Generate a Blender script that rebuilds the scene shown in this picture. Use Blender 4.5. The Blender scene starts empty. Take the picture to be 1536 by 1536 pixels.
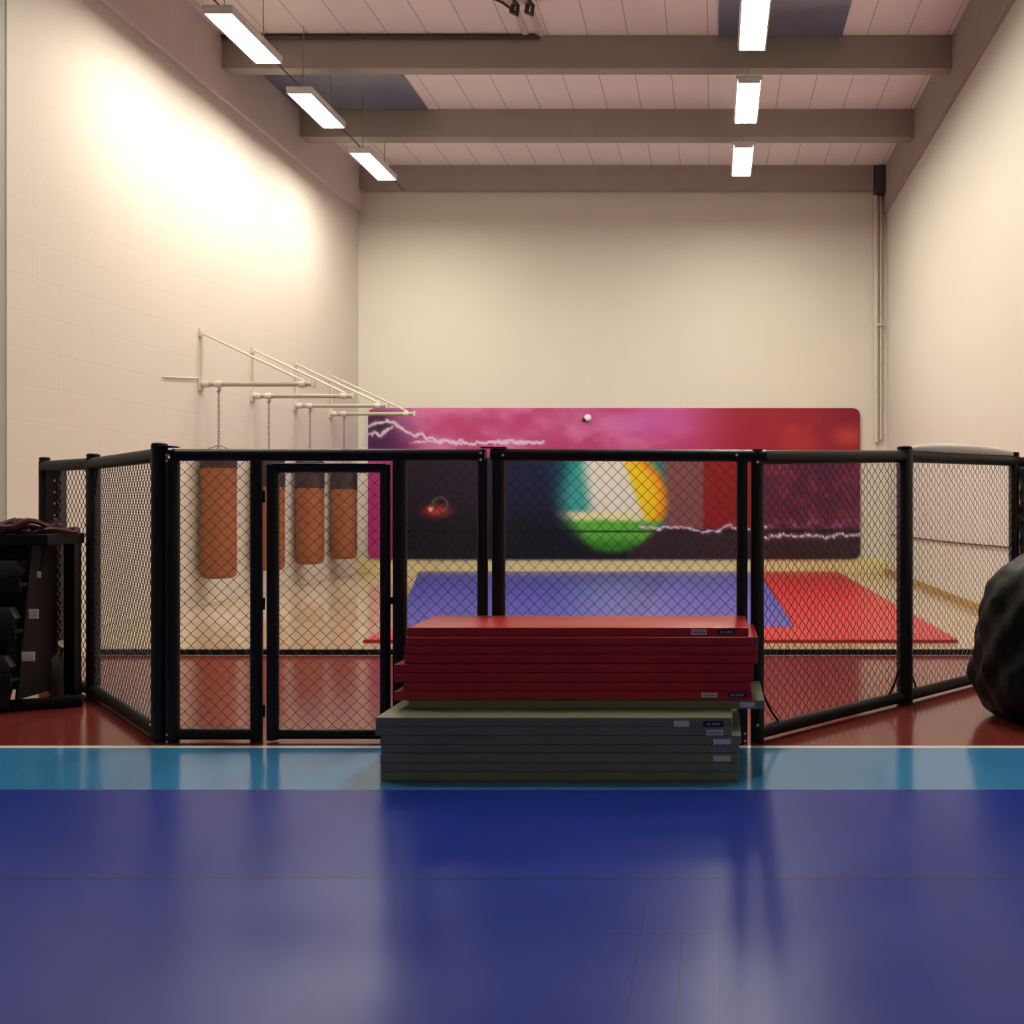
import bpy, bmesh, math, random
from mathutils import Vector, Matrix
random.seed(7)
sc = bpy.context.scene
COL = sc.collection
F, VX, VY, H = 1450.0, 1070.0, 752.0, 1.6      # focal length (px), vanishing point, eye height

def wx(px, d): return (px - VX) / F * d          # photo column at depth d -> world x
def wz(py, d): return H - (py - VY) / F * d      # photo row at depth d -> world height

# ------------------------------------------------------------------ colours / materials
def s2l(c):
    c = c / 255.0
    return c / 12.92 if c <= 0.04045 else ((c + 0.055) / 1.055) ** 2.4
def rgb(r, g, b, k=1.0): return (s2l(r) * k, s2l(g) * k, s2l(b) * k, 1.0)

def mat(name, col, rough=0.5, metal=0.0, spec=0.5, var=0.0, vscale=8.0, bump=0.0, bscale=60.0, coat=0.0,
        rvar=0.0, rscale=2.0):
    m = bpy.data.materials.new(name); m.use_nodes = True
    nt = m.node_tree; p = nt.nodes['Principled BSDF']
    p.inputs['Roughness'].default_value = rough
    p.inputs['Metallic'].default_value = metal
    p.inputs['Specular IOR Level'].default_value = spec
    p.inputs['Coat Weight'].default_value = coat
    tc = nt.nodes.new('ShaderNodeTexCoord')
    n = nt.nodes.new('ShaderNodeTexNoise'); n.inputs['Scale'].default_value = vscale
    n.inputs['Detail'].default_value = 5
    nt.links.new(tc.outputs['Object'], n.inputs['Vector'])
    mr = nt.nodes.new('ShaderNodeMapRange')
    mr.inputs['To Min'].default_value = 1 - var; mr.inputs['To Max'].default_value = 1 + var
    nt.links.new(n.outputs['Fac'], mr.inputs['Value'])
    mx = nt.nodes.new('ShaderNodeMix'); mx.data_type = 'RGBA'; mx.blend_type = 'MULTIPLY'
    mx.inputs['Factor'].default_value = 1.0
    mx.inputs['A'].default_value = col
    nt.links.new(mr.outputs['Result'], mx.inputs['B'])
    nt.links.new(mx.outputs['Result'], p.inputs['Base Color'])
    if rvar:
        n3 = nt.nodes.new('ShaderNodeTexNoise'); n3.inputs['Scale'].default_value = rscale
        nt.links.new(tc.outputs['Object'], n3.inputs['Vector'])
        m3 = nt.nodes.new('ShaderNodeMapRange')
        m3.inputs['To Min'].default_value = rough - rvar; m3.inputs['To Max'].default_value = rough + rvar
        nt.links.new(n3.outputs['Fac'], m3.inputs['Value'])
        nt.links.new(m3.outputs['Result'], p.inputs['Roughness'])
    if bump:
        n2 = nt.nodes.new('ShaderNodeTexNoise'); n2.inputs['Scale'].default_value = bscale
        n2.inputs['Detail'].default_value = 4
        nt.links.new(tc.outputs['Object'], n2.inputs['Vector'])
        b = nt.nodes.new('ShaderNodeBump'); b.inputs['Strength'].default_value = bump
        b.inputs['Distance'].default_value = 0.01
        nt.links.new(n2.outputs['Fac'], b.inputs['Height'])
        nt.links.new(b.outputs['Normal'], p.inputs['Normal'])
    return m

def seams(m, lines):
    """dark joints on a floor: lines = [(axis 0|1, position, half width, other-axis min, other-axis max)]"""
    nt = m.node_tree; p = nt.nodes['Principled BSDF']
    src = p.inputs['Base Color'].links[0].from_socket
    tc = nt.nodes.new('ShaderNodeTexCoord'); sp = nt.nodes.new('ShaderNodeSeparateXYZ')
    nt.links.new(tc.outputs['Object'], sp.inputs['Vector'])
    def math_(op, a, b):
        n = nt.nodes.new('ShaderNodeMath'); n.operation = op
        for i, v in enumerate((a, b)):
            if hasattr(v, 'links'): nt.links.new(v, n.inputs[i])
            else: n.inputs[i].default_value = v
        return n.outputs[0]
    tot = 0.0
    for ax, pos, hw, lo, hi in lines:
        a = sp.outputs[ax]; o = sp.outputs[1 - ax]
        f = math_('LESS_THAN', math_('ABSOLUTE', math_('SUBTRACT', a, pos), 0), hw)
        f = math_('MULTIPLY', f, math_('GREATER_THAN', o, lo))
        f = math_('MULTIPLY', f, math_('LESS_THAN', o, hi))
        tot = math_('MAXIMUM', tot, f)
    mx = nt.nodes.new('ShaderNodeMix'); mx.data_type = 'RGBA'
    nt.links.new(math_('MULTIPLY', tot, 0.65), mx.inputs['Factor'])
    nt.links.new(src, mx.inputs['A']); mx.inputs['B'].default_value = (0.01, 0.01, 0.02, 1)
    nt.links.new(mx.outputs['Result'], p.inputs['Base Color'])

def brick_wall(m, w, h, axis, strength=0.25, mortar=0.006):
    """faint block courses as bump"""
    nt = m.node_tree; p = nt.nodes['Principled BSDF']
    tc = nt.nodes.new('ShaderNodeTexCoord'); sp = nt.nodes.new('ShaderNodeSeparateXYZ')
    cb = nt.nodes.new('ShaderNodeCombineXYZ')
    nt.links.new(tc.outputs['Object'], sp.inputs['Vector'])
    nt.links.new(sp.outputs[axis], cb.inputs[0]); nt.links.new(sp.outputs[2], cb.inputs[1])
    b = nt.nodes.new('ShaderNodeTexBrick')
    b.inputs['Scale'].default_value = 1.0; b.inputs['Brick Width'].default_value = w
    b.inputs['Row Height'].default_value = h; b.inputs['Mortar Size'].default_value = mortar
    b.inputs['Mortar Smooth'].default_value = 0.4
    nt.links.new(cb.outputs[0], b.inputs['Vector'])
    bp = nt.nodes.new('ShaderNodeBump'); bp.invert = True
    bp.inputs['Strength'].default_value = strength; bp.inputs['Distance'].default_value = 0.01
    nt.links.new(b.outputs['Fac'], bp.inputs['Height'])
    nt.links.new(bp.outputs['Normal'], p.inputs['Normal'])

def strip_ceiling(m, pitch, off):
    nt = m.node_tree; p = nt.nodes['Principled BSDF']
    src = p.inputs['Base Color'].links[0].from_socket
    tc = nt.nodes.new('ShaderNodeTexCoord'); sp = nt.nodes.new('ShaderNodeSeparateXYZ')
    nt.links.new(tc.outputs['Object'], sp.inputs['Vector'])
    a = nt.nodes.new('ShaderNodeMath'); a.operation = 'ADD'; a.inputs[1].default_value = 100 * pitch + off
    nt.links.new(sp.outputs[0], a.inputs[0])
    mo = nt.nodes.new('ShaderNodeMath'); mo.operation = 'MODULO'; mo.inputs[1].default_value = pitch
    nt.links.new(a.outputs[0], mo.inputs[0])
    lt = nt.nodes.new('ShaderNodeMath'); lt.operation = 'LESS_THAN'; lt.inputs[1].default_value = 0.018
    nt.links.new(mo.outputs[0], lt.inputs[0])
    ml = nt.nodes.new('ShaderNodeMath'); ml.operation = 'MULTIPLY'; ml.inputs[1].default_value = 0.45
    nt.links.new(lt.outputs[0], ml.inputs[0])
    mx = nt.nodes.new('ShaderNodeMix'); mx.data_type = 'RGBA'
    nt.links.new(ml.outputs[0], mx.inputs['Factor'])
    nt.links.new(src, mx.inputs['A']); mx.inputs['B'].default_value = (0.03, 0.025, 0.025, 1)
    nt.links.new(mx.outputs['Result'], p.inputs['Base Color'])

def emit(name, col, strength):
    m = bpy.data.materials.new(name); m.use_nodes = True
    nt = m.node_tree; nt.nodes.clear()
    o = nt.nodes.new('ShaderNodeOutputMaterial'); e = nt.nodes.new('ShaderNodeEmission')
    e.inputs['Color'].default_value = col; e.inputs['Strength'].default_value = strength
    nt.links.new(e.outputs[0], o.inputs[0])
    return m

M = {}
M['wall'] = mat('painted_block_wall', (0.66, 0.60, 0.525, 1), 0.6, var=0.03, vscale=0.8, spec=0.3)
brick_wall(M['wall'], 0.9, 0.42, 1, 0.35)
M['wall_plain'] = mat('painted_wall', (0.70, 0.67, 0.57, 1), 0.6, var=0.03, vscale=0.7, spec=0.3, bump=0.05, bscale=20)
M['wall_right'] = mat('painted_wall_side', (0.69, 0.655, 0.565, 1), 0.55, var=0.03, vscale=0.7, spec=0.3, bump=0.05, bscale=20)
M['wall_grey'] = mat('grey_green_wall', (0.33, 0.33, 0.29, 1), 0.6, var=0.03, vscale=1)
M['ceiling'] = mat('ceiling_panels', (0.86, 0.79, 0.73, 1), 0.7, var=0.05, vscale=1.2, spec=0.2)
strip_ceiling(M['ceiling'], 0.635, 0.1)
M['beam'] = mat('concrete_beam', (0.36, 0.32, 0.28, 1), 0.75, var=0.08, vscale=3, spec=0.2)
M['skylight'] = mat('skylight_glass', (0.16, 0.17, 0.23, 1), 0.2, var=0.1, vscale=1.0)
M['blue'] = mat('blue_floor', (0.012, 0.038, 0.34, 1), 0.30, spec=0.22, var=0.06, vscale=1.5, bump=0.03, bscale=8, rvar=0.06, rscale=1.2)
seams(M['blue'], [(1, 4.10, 0.007, -9, 9), (0, -0.27, 0.002, 2, 3.9), (0, -0.115, 0.002, 2, 3.6), (0, 0.02, 0.002, 2, 3.6), (1, 3.62, 0.002, -0.4, 0.05), (0, 0.72, 0.002, 2, 3.5)])
M['cyan'] = mat('light_blue_floor', (0.05, 0.27, 0.56, 1), 0.14, spec=0.7, var=0.05, vscale=1.5, bump=0.02, bscale=6)
M['red_floor'] = mat('red_floor', (0.20, 0.032, 0.027, 1), 0.15, spec=0.85, var=0.08, vscale=1.5, bump=0.02, bscale=5)
seams(M['red_floor'], [(0, 2.02, 0.004, 6.3, 10)])
M['line'] = mat('white_line_paint', (0.75, 0.72, 0.62, 1), 0.4, var=0.05, vscale=10)
M['tan_floor'] = mat('tan_sports_floor', (0.48, 0.37, 0.25, 1), 0.13, spec=0.8, var=0.10, vscale=2.0)
M['cream'] = mat('cream_base_padding', (0.78, 0.68, 0.36, 1), 0.5, var=0.06, vscale=5)
M['ochre'] = mat('ochre_skirting', (0.45, 0.27, 0.09, 1), 0.5, var=0.08, vscale=5)
M['black'] = mat('black_powder_coat', (0.006, 0.0055, 0.006, 1), 0.5, spec=0.22, var=0.2, vscale=20)
M['vinyl'] = mat('black_vinyl_padding', (0.008, 0.008, 0.009, 1), 0.45, spec=0.3, var=0.2, vscale=15, bump=0.15, bscale=40)
M['wire'] = mat('black_coated_wire', (0.018, 0.016, 0.018, 1), 0.35, spec=0.5, var=0.1, vscale=30)
M['steel'] = mat('zinc_bolt', (0.7, 0.7, 0.7, 1), 0.25, metal=1.0, var=0.05, vscale=40)
M['red_mat'] = mat('red_vinyl_mat', (0.52, 0.016, 0.018, 1), 0.33, spec=0.5, var=0.10, vscale=4, bump=0.08, bscale=35)
M['green_mat'] = mat('grey_green_vinyl_mat', (0.23, 0.26, 0.165, 1), 0.45, spec=0.4, var=0.10, vscale=4, bump=0.08, bscale=35)
M['tag'] = mat('pale_label', (0.8, 0.82, 0.8, 1), 0.45, var=0.15, vscale=60)
M['tagblue'] = mat('faded_blue_label', (0.22, 0.30, 0.40, 1), 0.45, var=0.15, vscale=60)
M['tagdark'] = mat('dark_label', (0.010, 0.006, 0.035, 1), 0.4, var=0.1, vscale=60)
M['ink'] = mat('label_ink', (0.03, 0.02, 0.03, 1), 0.5, var=0.05, vscale=60)
M['print'] = mat('label_print', (0.42, 0.38, 0.50, 1), 0.5, var=0.05, vscale=60)
M['blue_mat'] = mat('blue_vinyl_tatami', (0.055, 0.060, 0.35, 1), 0.35, var=0.06, vscale=2, bump=0.05, bscale=30)
M['blue_mat_light'] = mat('lighter_blue_vinyl_tatami', (0.085, 0.095, 0.42, 1), 0.35, var=0.06, vscale=2, bump=0.05, bscale=30)
M['red_tatami'] = mat('red_vinyl_tatami', (0.50, 0.022, 0.025, 1), 0.38, var=0.06, vscale=2, bump=0.05, bscale=30)
M['bag'] = mat('brown_leather_bag', (0.30, 0.095, 0.032, 1), 0.42, var=0.12, vscale=6, bump=0.1, bscale=25)
M['bagtop'] = mat('dark_bag_collar', (0.035, 0.016, 0.020, 1), 0.5, var=0.15, vscale=8)
M['galv'] = mat('cream_painted_steel', (0.62, 0.57, 0.48, 1), 0.4, var=0.08, vscale=10)
M['chain'] = mat('dull_chain_steel', (0.33, 0.31, 0.28, 1), 0.35, metal=0.7, var=0.1, vscale=30)
M['lamp'] = emit('lamp_tube_light', (1.0, 0.92, 0.79, 1), 90.0)
M['housing'] = mat('white_lamp_housing', (0.7, 0.68, 0.64, 1), 0.4, var=0.03, vscale=8)
M['pipe'] = mat('pale_conduit', (0.62, 0.57, 0.50, 1), 0.45, var=0.05, vscale=8)
M['darkpipe'] = mat('dark_brown_conduit', (0.06, 0.035, 0.03, 1), 0.45, var=0.1, vscale=8)
M['plate'] = mat('white_price_plate', (0.75, 0.68, 0.58, 1), 0.4, var=0.08, vscale=30)
M['maroon'] = mat('maroon_rubber_band', (0.10, 0.017, 0.020, 1), 0.55, var=0.3, vscale=20)
M['rubber'] = mat('black_rubber', (0.012, 0.012, 0.013, 1), 0.55, var=0.2, vscale=20, bump=0.1, bscale=80)
M['sack'] = mat('black_plastic_sack', (0.0035, 0.004, 0.0035, 1), 0.48, spec=0.25, var=0.2, vscale=6, bump=0.9, bscale=7)
M['grey_foam'] = mat('grey_foam_cover', (0.8, 0.78, 0.73, 1), 0.6, var=0.1, vscale=10)
M['net'] = mat('black_net_cloth', (0.018, 0.018, 0.02, 1), 0.5, var=0.3, vscale=50, bump=0.5, bscale=60)
M['polybag'] = mat('grey_green_plastic_bag', (0.16, 0.15, 0.10, 1), 0.3, var=0.4, vscale=12, bump=0.6, bscale=18)
M['white'] = mat('white_plastic', (0.8, 0.78, 0.76, 1), 0.35, var=0.03, vscale=20)

# ------------------------------------------------------------------ mesh helpers
class MB:
    def __init__(s): s.v, s.f, s.sm, s.mi, s.cur = [], [], [], [], 0
    def add(s, vs, fs, smooth=False, mi=None):
        o = len(s.v); s.v += [Vector(p) for p in vs]
        for f in fs:
            s.f.append([i + o for i in f]); s.sm.append(smooth); s.mi.append(s.cur if mi is None else mi)
        return s
    def box(s, x0, x1, y0, y1, z0, z1, bev=0.0, seg=2, rot=0.0, mi=None):
        x0, x1 = min(x0, x1), max(x0, x1); y0, y1 = min(y0, y1), max(y0, y1); z0, z1 = min(z0, z1), max(z0, z1)
        c = Vector(((x0 + x1) / 2, (y0 + y1) / 2, (z0 + z1) / 2))
        bm = bmesh.new(); bmesh.ops.create_cube(bm, size=1)
        bmesh.ops.scale(bm, vec=(x1 - x0, y1 - y0, z1 - z0), verts=bm.verts)
        if bev: bmesh.ops.bevel(bm, geom=bm.edges[:], offset=bev, segments=seg, affect='EDGES', profile=0.6)
        if rot: bmesh.ops.rotate(bm, cent=(0, 0, 0), matrix=Matrix.Rotation(rot, 3, 'Z'), verts=bm.verts)
        bm.verts.index_update()
        s.add([v.co + c for v in bm.verts], [[v.index for v in f.verts] for f in bm.faces], bool(bev), mi)
        bm.free(); return s
    def quad(s, a, b, c, d, mi=None): return s.add([a, b, c, d], [[0, 1, 2, 3]], False, mi)
    def tube(s, pts, r, seg=12, cap=True, smooth=True, closed=False, flat=1.0):
        pts = [Vector(p) for p in pts]; n = len(pts)
        rs = r if isinstance(r, (list, tuple)) else [r] * n
        vs, fs = [], []
        u = None
        for i, p in enumerate(pts):
            if closed: t = pts[(i + 1) % n] - pts[i - 1]
            else: t = pts[min(i + 1, n - 1)] - pts[max(i - 1, 0)]
            t.normalize()
            if u is None:
                u = t.orthogonal() if abs(t.z) > 0.9 else t.cross(Vector((0, 0, 1)))
            u = (u - t * u.dot(t)).normalized(); w = t.cross(u)
            for k in range(seg):
                a = 2 * math.pi * (k + 0.5) / seg
                vs.append(p + u * math.cos(a) * rs[i] + w * math.sin(a) * rs[i] * flat)
        m = n if closed else n - 1
        for i in range(m):
            j = (i + 1) % n
            for k in range(seg):
                k2 = (k + 1) % seg
                fs.append([i * seg + k, i * seg + k2, j * seg + k2, j * seg + k])
        o = len(s.v); s.add(vs, fs, smooth)
        if cap and not closed:
            s.f.append([o + k for k in range(seg)][::-1]); s.sm.append(False); s.mi.append(s.cur)
            s.f.append([o + (n - 1) * seg + k for k in range(seg)]); s.sm.append(False); s.mi.append(s.cur)
        return s
    def lathe(s, cx, cy, prof, seg=32, wob=None):
        vs, fs = [], []
        for i, (r, z) in enumerate(prof):
            for k in range(seg):
                a = 2 * math.pi * k / seg
                rr = r * (wob(a, z) if wob else 1)
                vs.append((cx + rr * math.cos(a), cy + rr * math.sin(a), z))
        n = len(prof)
        for i in range(n - 1):
            for k in range(seg):
                k2 = (k + 1) % seg
                fs.append([i * seg + k, i * seg + k2, (i + 1) * seg + k2, (i + 1) * seg + k])
        fs.append(list(range(seg))[::-1]); fs.append([(n - 1) * seg + k for k in range(seg)])
        return s.add(vs, fs, True)

def wpos(o):
    p = Vector((0, 0, 0))
    while o is not None: p += o.location; o = o.parent
    return p
def obj(name, mb, m, parent=None, loc=None, label=None, sharp=40):
    me = bpy.data.meshes.new(name)
    base = wpos(parent) if parent is not None else Vector((0, 0, 0))
    o = bpy.data.objects.new(name, me)
    off = Vector(loc) if loc is not None else base.copy()
    me.from_pydata([tuple(v - off) for v in mb.v], [], mb.f)
    me.polygons.foreach_set('use_smooth', mb.sm)
    ms = m if isinstance(m, (list, tuple)) else [m]
    for k in ms: me.materials.append(k)
    if len(ms) > 1: me.polygons.foreach_set('material_index', mb.mi)
    me.update()
    try: me.set_sharp_from_angle(angle=math.radians(sharp))
    except Exception: pass
    COL.objects.link(o)
    o.location = off - base
    if parent is not None: o.parent = parent
    if label: o['label'] = label
    return o
def thing(name, label, cat, loc, group=None):
    o = bpy.data.objects.new(name, None); COL.objects.link(o)
    o.empty_display_size = 0.1
    o.location = loc; o['label'] = label; o['category'] = cat
    if group: o['group'] = group
    return o
def tag(o, label, cat, group=None):
    o['label'] = label; o['category'] = cat
    if group: o['group'] = group
    return o
def struct(name, mb, m, label=None, parent=None, loc=None):
    o = obj(name, mb, m, parent, loc)
    if parent is None: o['kind'] = 'structure'
    if label and parent is None: o['label'] = label
    return o
def copy_tree(o, parent=None):
    c = o.copy(); COL.objects.link(c); c.parent = parent
    for ch in list(o.children): copy_tree(ch, c)
    return c

# ------------------------------------------------------------------ room shell
XL, XR, YB, YF = -7.93, 3.87, 21.6, -5.0
ZC = H + 7.43                 # ceiling
ZBEAM = H + 6.90              # underside of cross beams
ZSIDE = H + 6.45              # underside of the long edge beams
Y_BLUE, Y_LINE0, Y_LINE1, Y_TAN = 5.365, 6.27, 6.33, 10.02
fl = MB()
def strip(y0, y1, mi): fl.box(XL - .3, XR + .3, y0, y1, -0.2, 0.0, mi=mi)
strip(YF, Y_BLUE, 0); strip(Y_BLUE, Y_LINE0, 1); strip(Y_LINE0, Y_LINE1, 2); strip(Y_LINE1, Y_TAN, 3); strip(Y_TAN, YB + .3, 4)
struct('floor', fl, [M['blue'], M['cyan'], M['line'], M['red_floor'], M['tan_floor']],
       'glossy sports hall floor in blue, light blue, red and tan bands')
struct('wall_left', MB().box(XL - .25, XL, 10.85, YB + .25, 0, ZC), M['wall'], 'pale painted block wall on the left')
struct('wall_left_front', MB().box(XL - .25, XL - .01, YF, 10.85, 0, ZC), M['wall_grey'], 'grey wall section before the pale left wall')
struct('wall_right', MB().box(XR, XR + .25, YF, YB + .25, 0, ZC), M['wall_right'], 'pale painted wall on the right')
struct('wall_back', MB().box(XL, XR, YB, YB + .25, 0, ZC), M['wall_plain'], 'pale painted back wall')
struct('wall_front', MB().box(XL - .25, XR + .25, YF - .25, YF, 0, ZC), M['wall_plain'], 'pale wall behind the viewer')
struct('ceiling', MB().box(XL - .25, XR + .25, YF - .25, YB + .25, ZC, ZC + .2), M['ceiling'], 'pale ceiling of long concrete panels')
for y0, y1 in ((0.4, .65), (3.4, 3.65), (6.4, 6.65), (9.4, 9.65), (12.4, 12.65), (15.40, 15.64), (18.30, 18.62), (21.36, 21.6)):
    struct('ceiling_beam', MB().box(XL + .08, 3.55 if y0 > 21 else 3.81, y0, y1, ZBEAM, ZC, 0.012), M['beam'], 'grey brown concrete beam crossing the ceiling')
struct('beam_right', MB().box(3.80, XR, YF, YB, H + 6.42, ZC, 0.01), M['beam'], 'long concrete edge beam above the right wall')
struct('beam_left', MB().box(XL, XL + .10, 10.85, YB, ZSIDE, ZC, 0.01), mat('pale_edge_beam', (0.62, 0.54, 0.50, 1), 0.7, var=0.06, vscale=2), 'long edge beam above the left wall')
struct('window_1', MB().box(0.08, 2.05, 12.7, 15.38, ZC - .03, ZC - .002), M['skylight'], 'dark skylight between the ceiling beams on the right')
struct('window_2', MB().box(-7.80, -5.40, 15.66, 18.28, ZC - .03, ZC - .002), M['skylight'], 'dark skylight between the ceiling beams on the left')
struct('baseboard_back', MB().box(XL, XR - .03, YB - .03, YB, 0, 0.335, 0.006), M['cream'], 'cream strip along the foot of the back wall')
struct('baseboard_right', MB().box(XR - .025, XR, 6.5, YB - .03, 0, 0.11, 0.005), M['ochre'], 'ochre skirting along the right wall')

# cables and pipes of the hall
o = obj('wall_cable', MB().tube([(XR - .02, 21.0, .88), (XR - .02, 18.6, .90), (XR - .02, 15.5, .94), (XR - .02, 12.6, 1.00), (XR - .02, 10.0, 1.05)], 0.012, 6), M['darkpipe'])
tag(o, 'thin dark cable running along the right wall', 'cable')
o = obj('ceiling_conduit', MB().tube([(-7.80, 15.36, ZC - .05), (-2.77, 15.36, ZC - .05)], 0.035, 8), M['darkpipe'])
tag(o, 'dark brown conduit along the top of the nearest ceiling beam', 'pipe')
dp = thing('drain_pipe', 'pale vertical pipe in the far right corner with dark bracket', 'pipe', (3.68, YB - .1, 0))
obj('pipe', MB().tube([(3.62, YB - .09, 2.92), (3.62, YB - .09, 8.40)], 0.055, 14), M['pipe'], dp)
obj('pipe', MB().tube([(3.73, YB - .07, 2.98), (3.73, YB - .07, 8.40)], 0.03, 10), M['pipe'], dp)
obj('bracket', MB().box(3.57, 3.80, YB - .30, YB - .02, 8.42, 9.0, 0.01), mat('dark_bracket', (0.06, 0.052, 0.05, 1), 0.5, var=0.1), dp, label='dark grey bracket box')
obj('clamp', MB().box(3.56, 3.78, YB - .14, YB - .003, 5.5, 5.56, 0.005), M['pipe'], dp)
hk = thing('ceiling_hanger', 'pair of pale ceiling straps with dark hooks near the top edge', 'hanger', (-2.9, 14.6, ZC))
for sx in (-2.98, -2.76):
    obj('strap', MB().box(sx - .05, sx + .05, 14.35, 15.38, ZC - .035, ZC - .0, 0.008), M['pipe'], hk)
    obj('hook', MB().tube([(sx, 14.40, ZC - .03), (sx - .02, 14.36, ZC - .16), (sx + .07, 14.33, ZC - .22), (sx + .09, 14.30, ZC - .10), (sx + .03, 14.27, ZC - .03)], 0.035, 8), M['darkpipe'], hk, label='dark curved hook')
obj('cord', MB().tube([(-2.98, 14.62, ZC - .04), (-3.12, 14.3, ZC - .05), (-3.5, 13.9, ZC - .05)], 0.022, 6), M['darkpipe'], hk, label='dark cord')
o = obj('wall_conduit', MB().tube([(XL + .012, 13.9, 3.39), (XL + .012, 14.85, 3.49)], 0.010, 6), M['galv'])
tag(o, 'thin pale conduit on the left wall beside the first bag bracket', 'pipe')

# ------------------------------------------------------------------ ceiling lights
LZ = H + 6.30
def light_fixture(x, y0, y1, label, w=0.34):
    t = thing('ceiling_light', label, 'lamp', (x, (y0 + y1) / 2, LZ), 'hanging strip lights')
    h = MB()
    h.box(x - w / 2 - .03, x + w / 2 + .03, y0 - .03, y1 + .03, LZ + .05, LZ + .11, 0.012)
    for sx in (-1, 1):
        h.box(x + sx * (w / 2 + .012) - .010, x + sx * (w / 2 + .012) + .010, y0 - .02, y1 + .02, LZ - .0, LZ + .055)
    for yy in (y0 - .012, y1 + .012): h.box(x - w / 2, x + w / 2, yy - .01, yy + .01, LZ, LZ + .055)
    obj('housing', h, M['housing'], t)
    obj('diffuser', MB().box(x - w / 2, x + w / 2, y0, y1, LZ + .004, LZ + .045, 0.015), M['lamp'], t, label='glowing white diffuser')
    for yy in (y0 + .15, y1 - .15):
        obj('hanging_wire', MB().tube([(x, yy, LZ + .10), (x, yy, ZC)], 0.006, 6), M['chain'], t)
    return t
SPAN = ((12.05, 13.50), (14.57, 16.10), (17.24, 18.72))
LSPAN = ((12.5, 13.9), (14.95, 16.3), (17.5, 18.95))
LX, RX = -6.40, wx(1119, 15.35) + .02
order = ('nearest', 'middle', 'farthest')
for (a, b), w in zip(SPAN, order):
    light_fixture(RX, a, b, f'{w} hanging strip light of the row on the right side of the ceiling')
for (a, b), w in zip(LSPAN, order):
    light_fixture(LX, a, b, f'{w} hanging strip light of the row beside the left wall')
for x, w in ((RX, 'on the right side of the ceiling'), (LX, 'beside the left wall')):
    for a, b, q in ((9.75, 11.2, 'first'), (6.95, 8.4, 'second')):  # unseen lamps added to give the foreground floor more light
        if x < -3 and a > 9: continue
        light_fixture(x, a, b, f'{q} added unseen strip light before the frame, continuing the row {w}')
o = obj('light_track', MB().tube([(LX, 11.5, LZ + .125), (LX, 20.0, LZ + .125)], 0.012, 6), M['darkpipe'])
tag(o, 'thin dark track carrying the lights beside the left wall', 'track')

# ------------------------------------------------------------------ painted board on the back wall
def lerp(a, b, t): return tuple(a[i] + (b[i] - a[i]) * t for i in range(3))
def smooth(e0, e1, x):
    t = max(0.0, min(1.0, (x - e0) / (e1 - e0))); return t * t * (3 - 2 * t)
def hsh(i, j): 
    v = math.sin(i * 127.1 + j * 311.7) * 43758.5453; return v - math.floor(v)
def vnoise(x, y):
    i, j = math.floor(x), math.floor(y); fx, fy = x - i, y - j
    fx = fx * fx * (3 - 2 * fx); fy = fy * fy * (3 - 2 * fy)
    a = hsh(i, j) + (hsh(i + 1, j) - hsh(i, j)) * fx; b = hsh(i, j + 1) + (hsh(i + 1, j + 1) - hsh(i, j + 1)) * fx
    return a + (b - a) * fy
def fbm(x, y): return 0.55 * vnoise(x, y) + 0.3 * vnoise(2.1 * x + 7, 2.1 * y) + 0.15 * vnoise(4.3 * x, 4.3 * y + 3)
def segd(px, py, a, b):
    ax, ay = a; bx, by = b; dx, dy = bx - ax, by - ay
    t = max(0, min(1, ((px - ax) * dx + (py - ay) * dy) / (dx * dx + dy * dy + 1e-9)))
    return math.hypot(px - ax - t * dx, py - ay - t * dy)
BOLT = [(553, 638), (566, 634), (580, 632), (590, 634), (600, 641), (613, 649), (622, 655), (634, 650), (640, 660), (648, 655), (655, 662), (668, 660), (676, 664), (690, 660), (704, 666), (730, 663), (770, 661), (815, 664)]
BOLT2 = [(553, 652), (562, 648), (570, 655), (580, 644), (588, 640)]
BOLT3 = [(616, 664), (650, 663), (700, 665), (735, 664), (815, 665)]
RIDGE = [(960, 790), (985, 794), (1005, 791), (1030, 792), (1052, 797), (1075, 797), (1095, 788), (1110, 794), (1150, 792)]
RIDGE2 = [(1147, 806), (1165, 804), (1180, 803), (1200, 806), (1215, 801), (1235, 807), (1262, 802), (1290, 801)]
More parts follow.
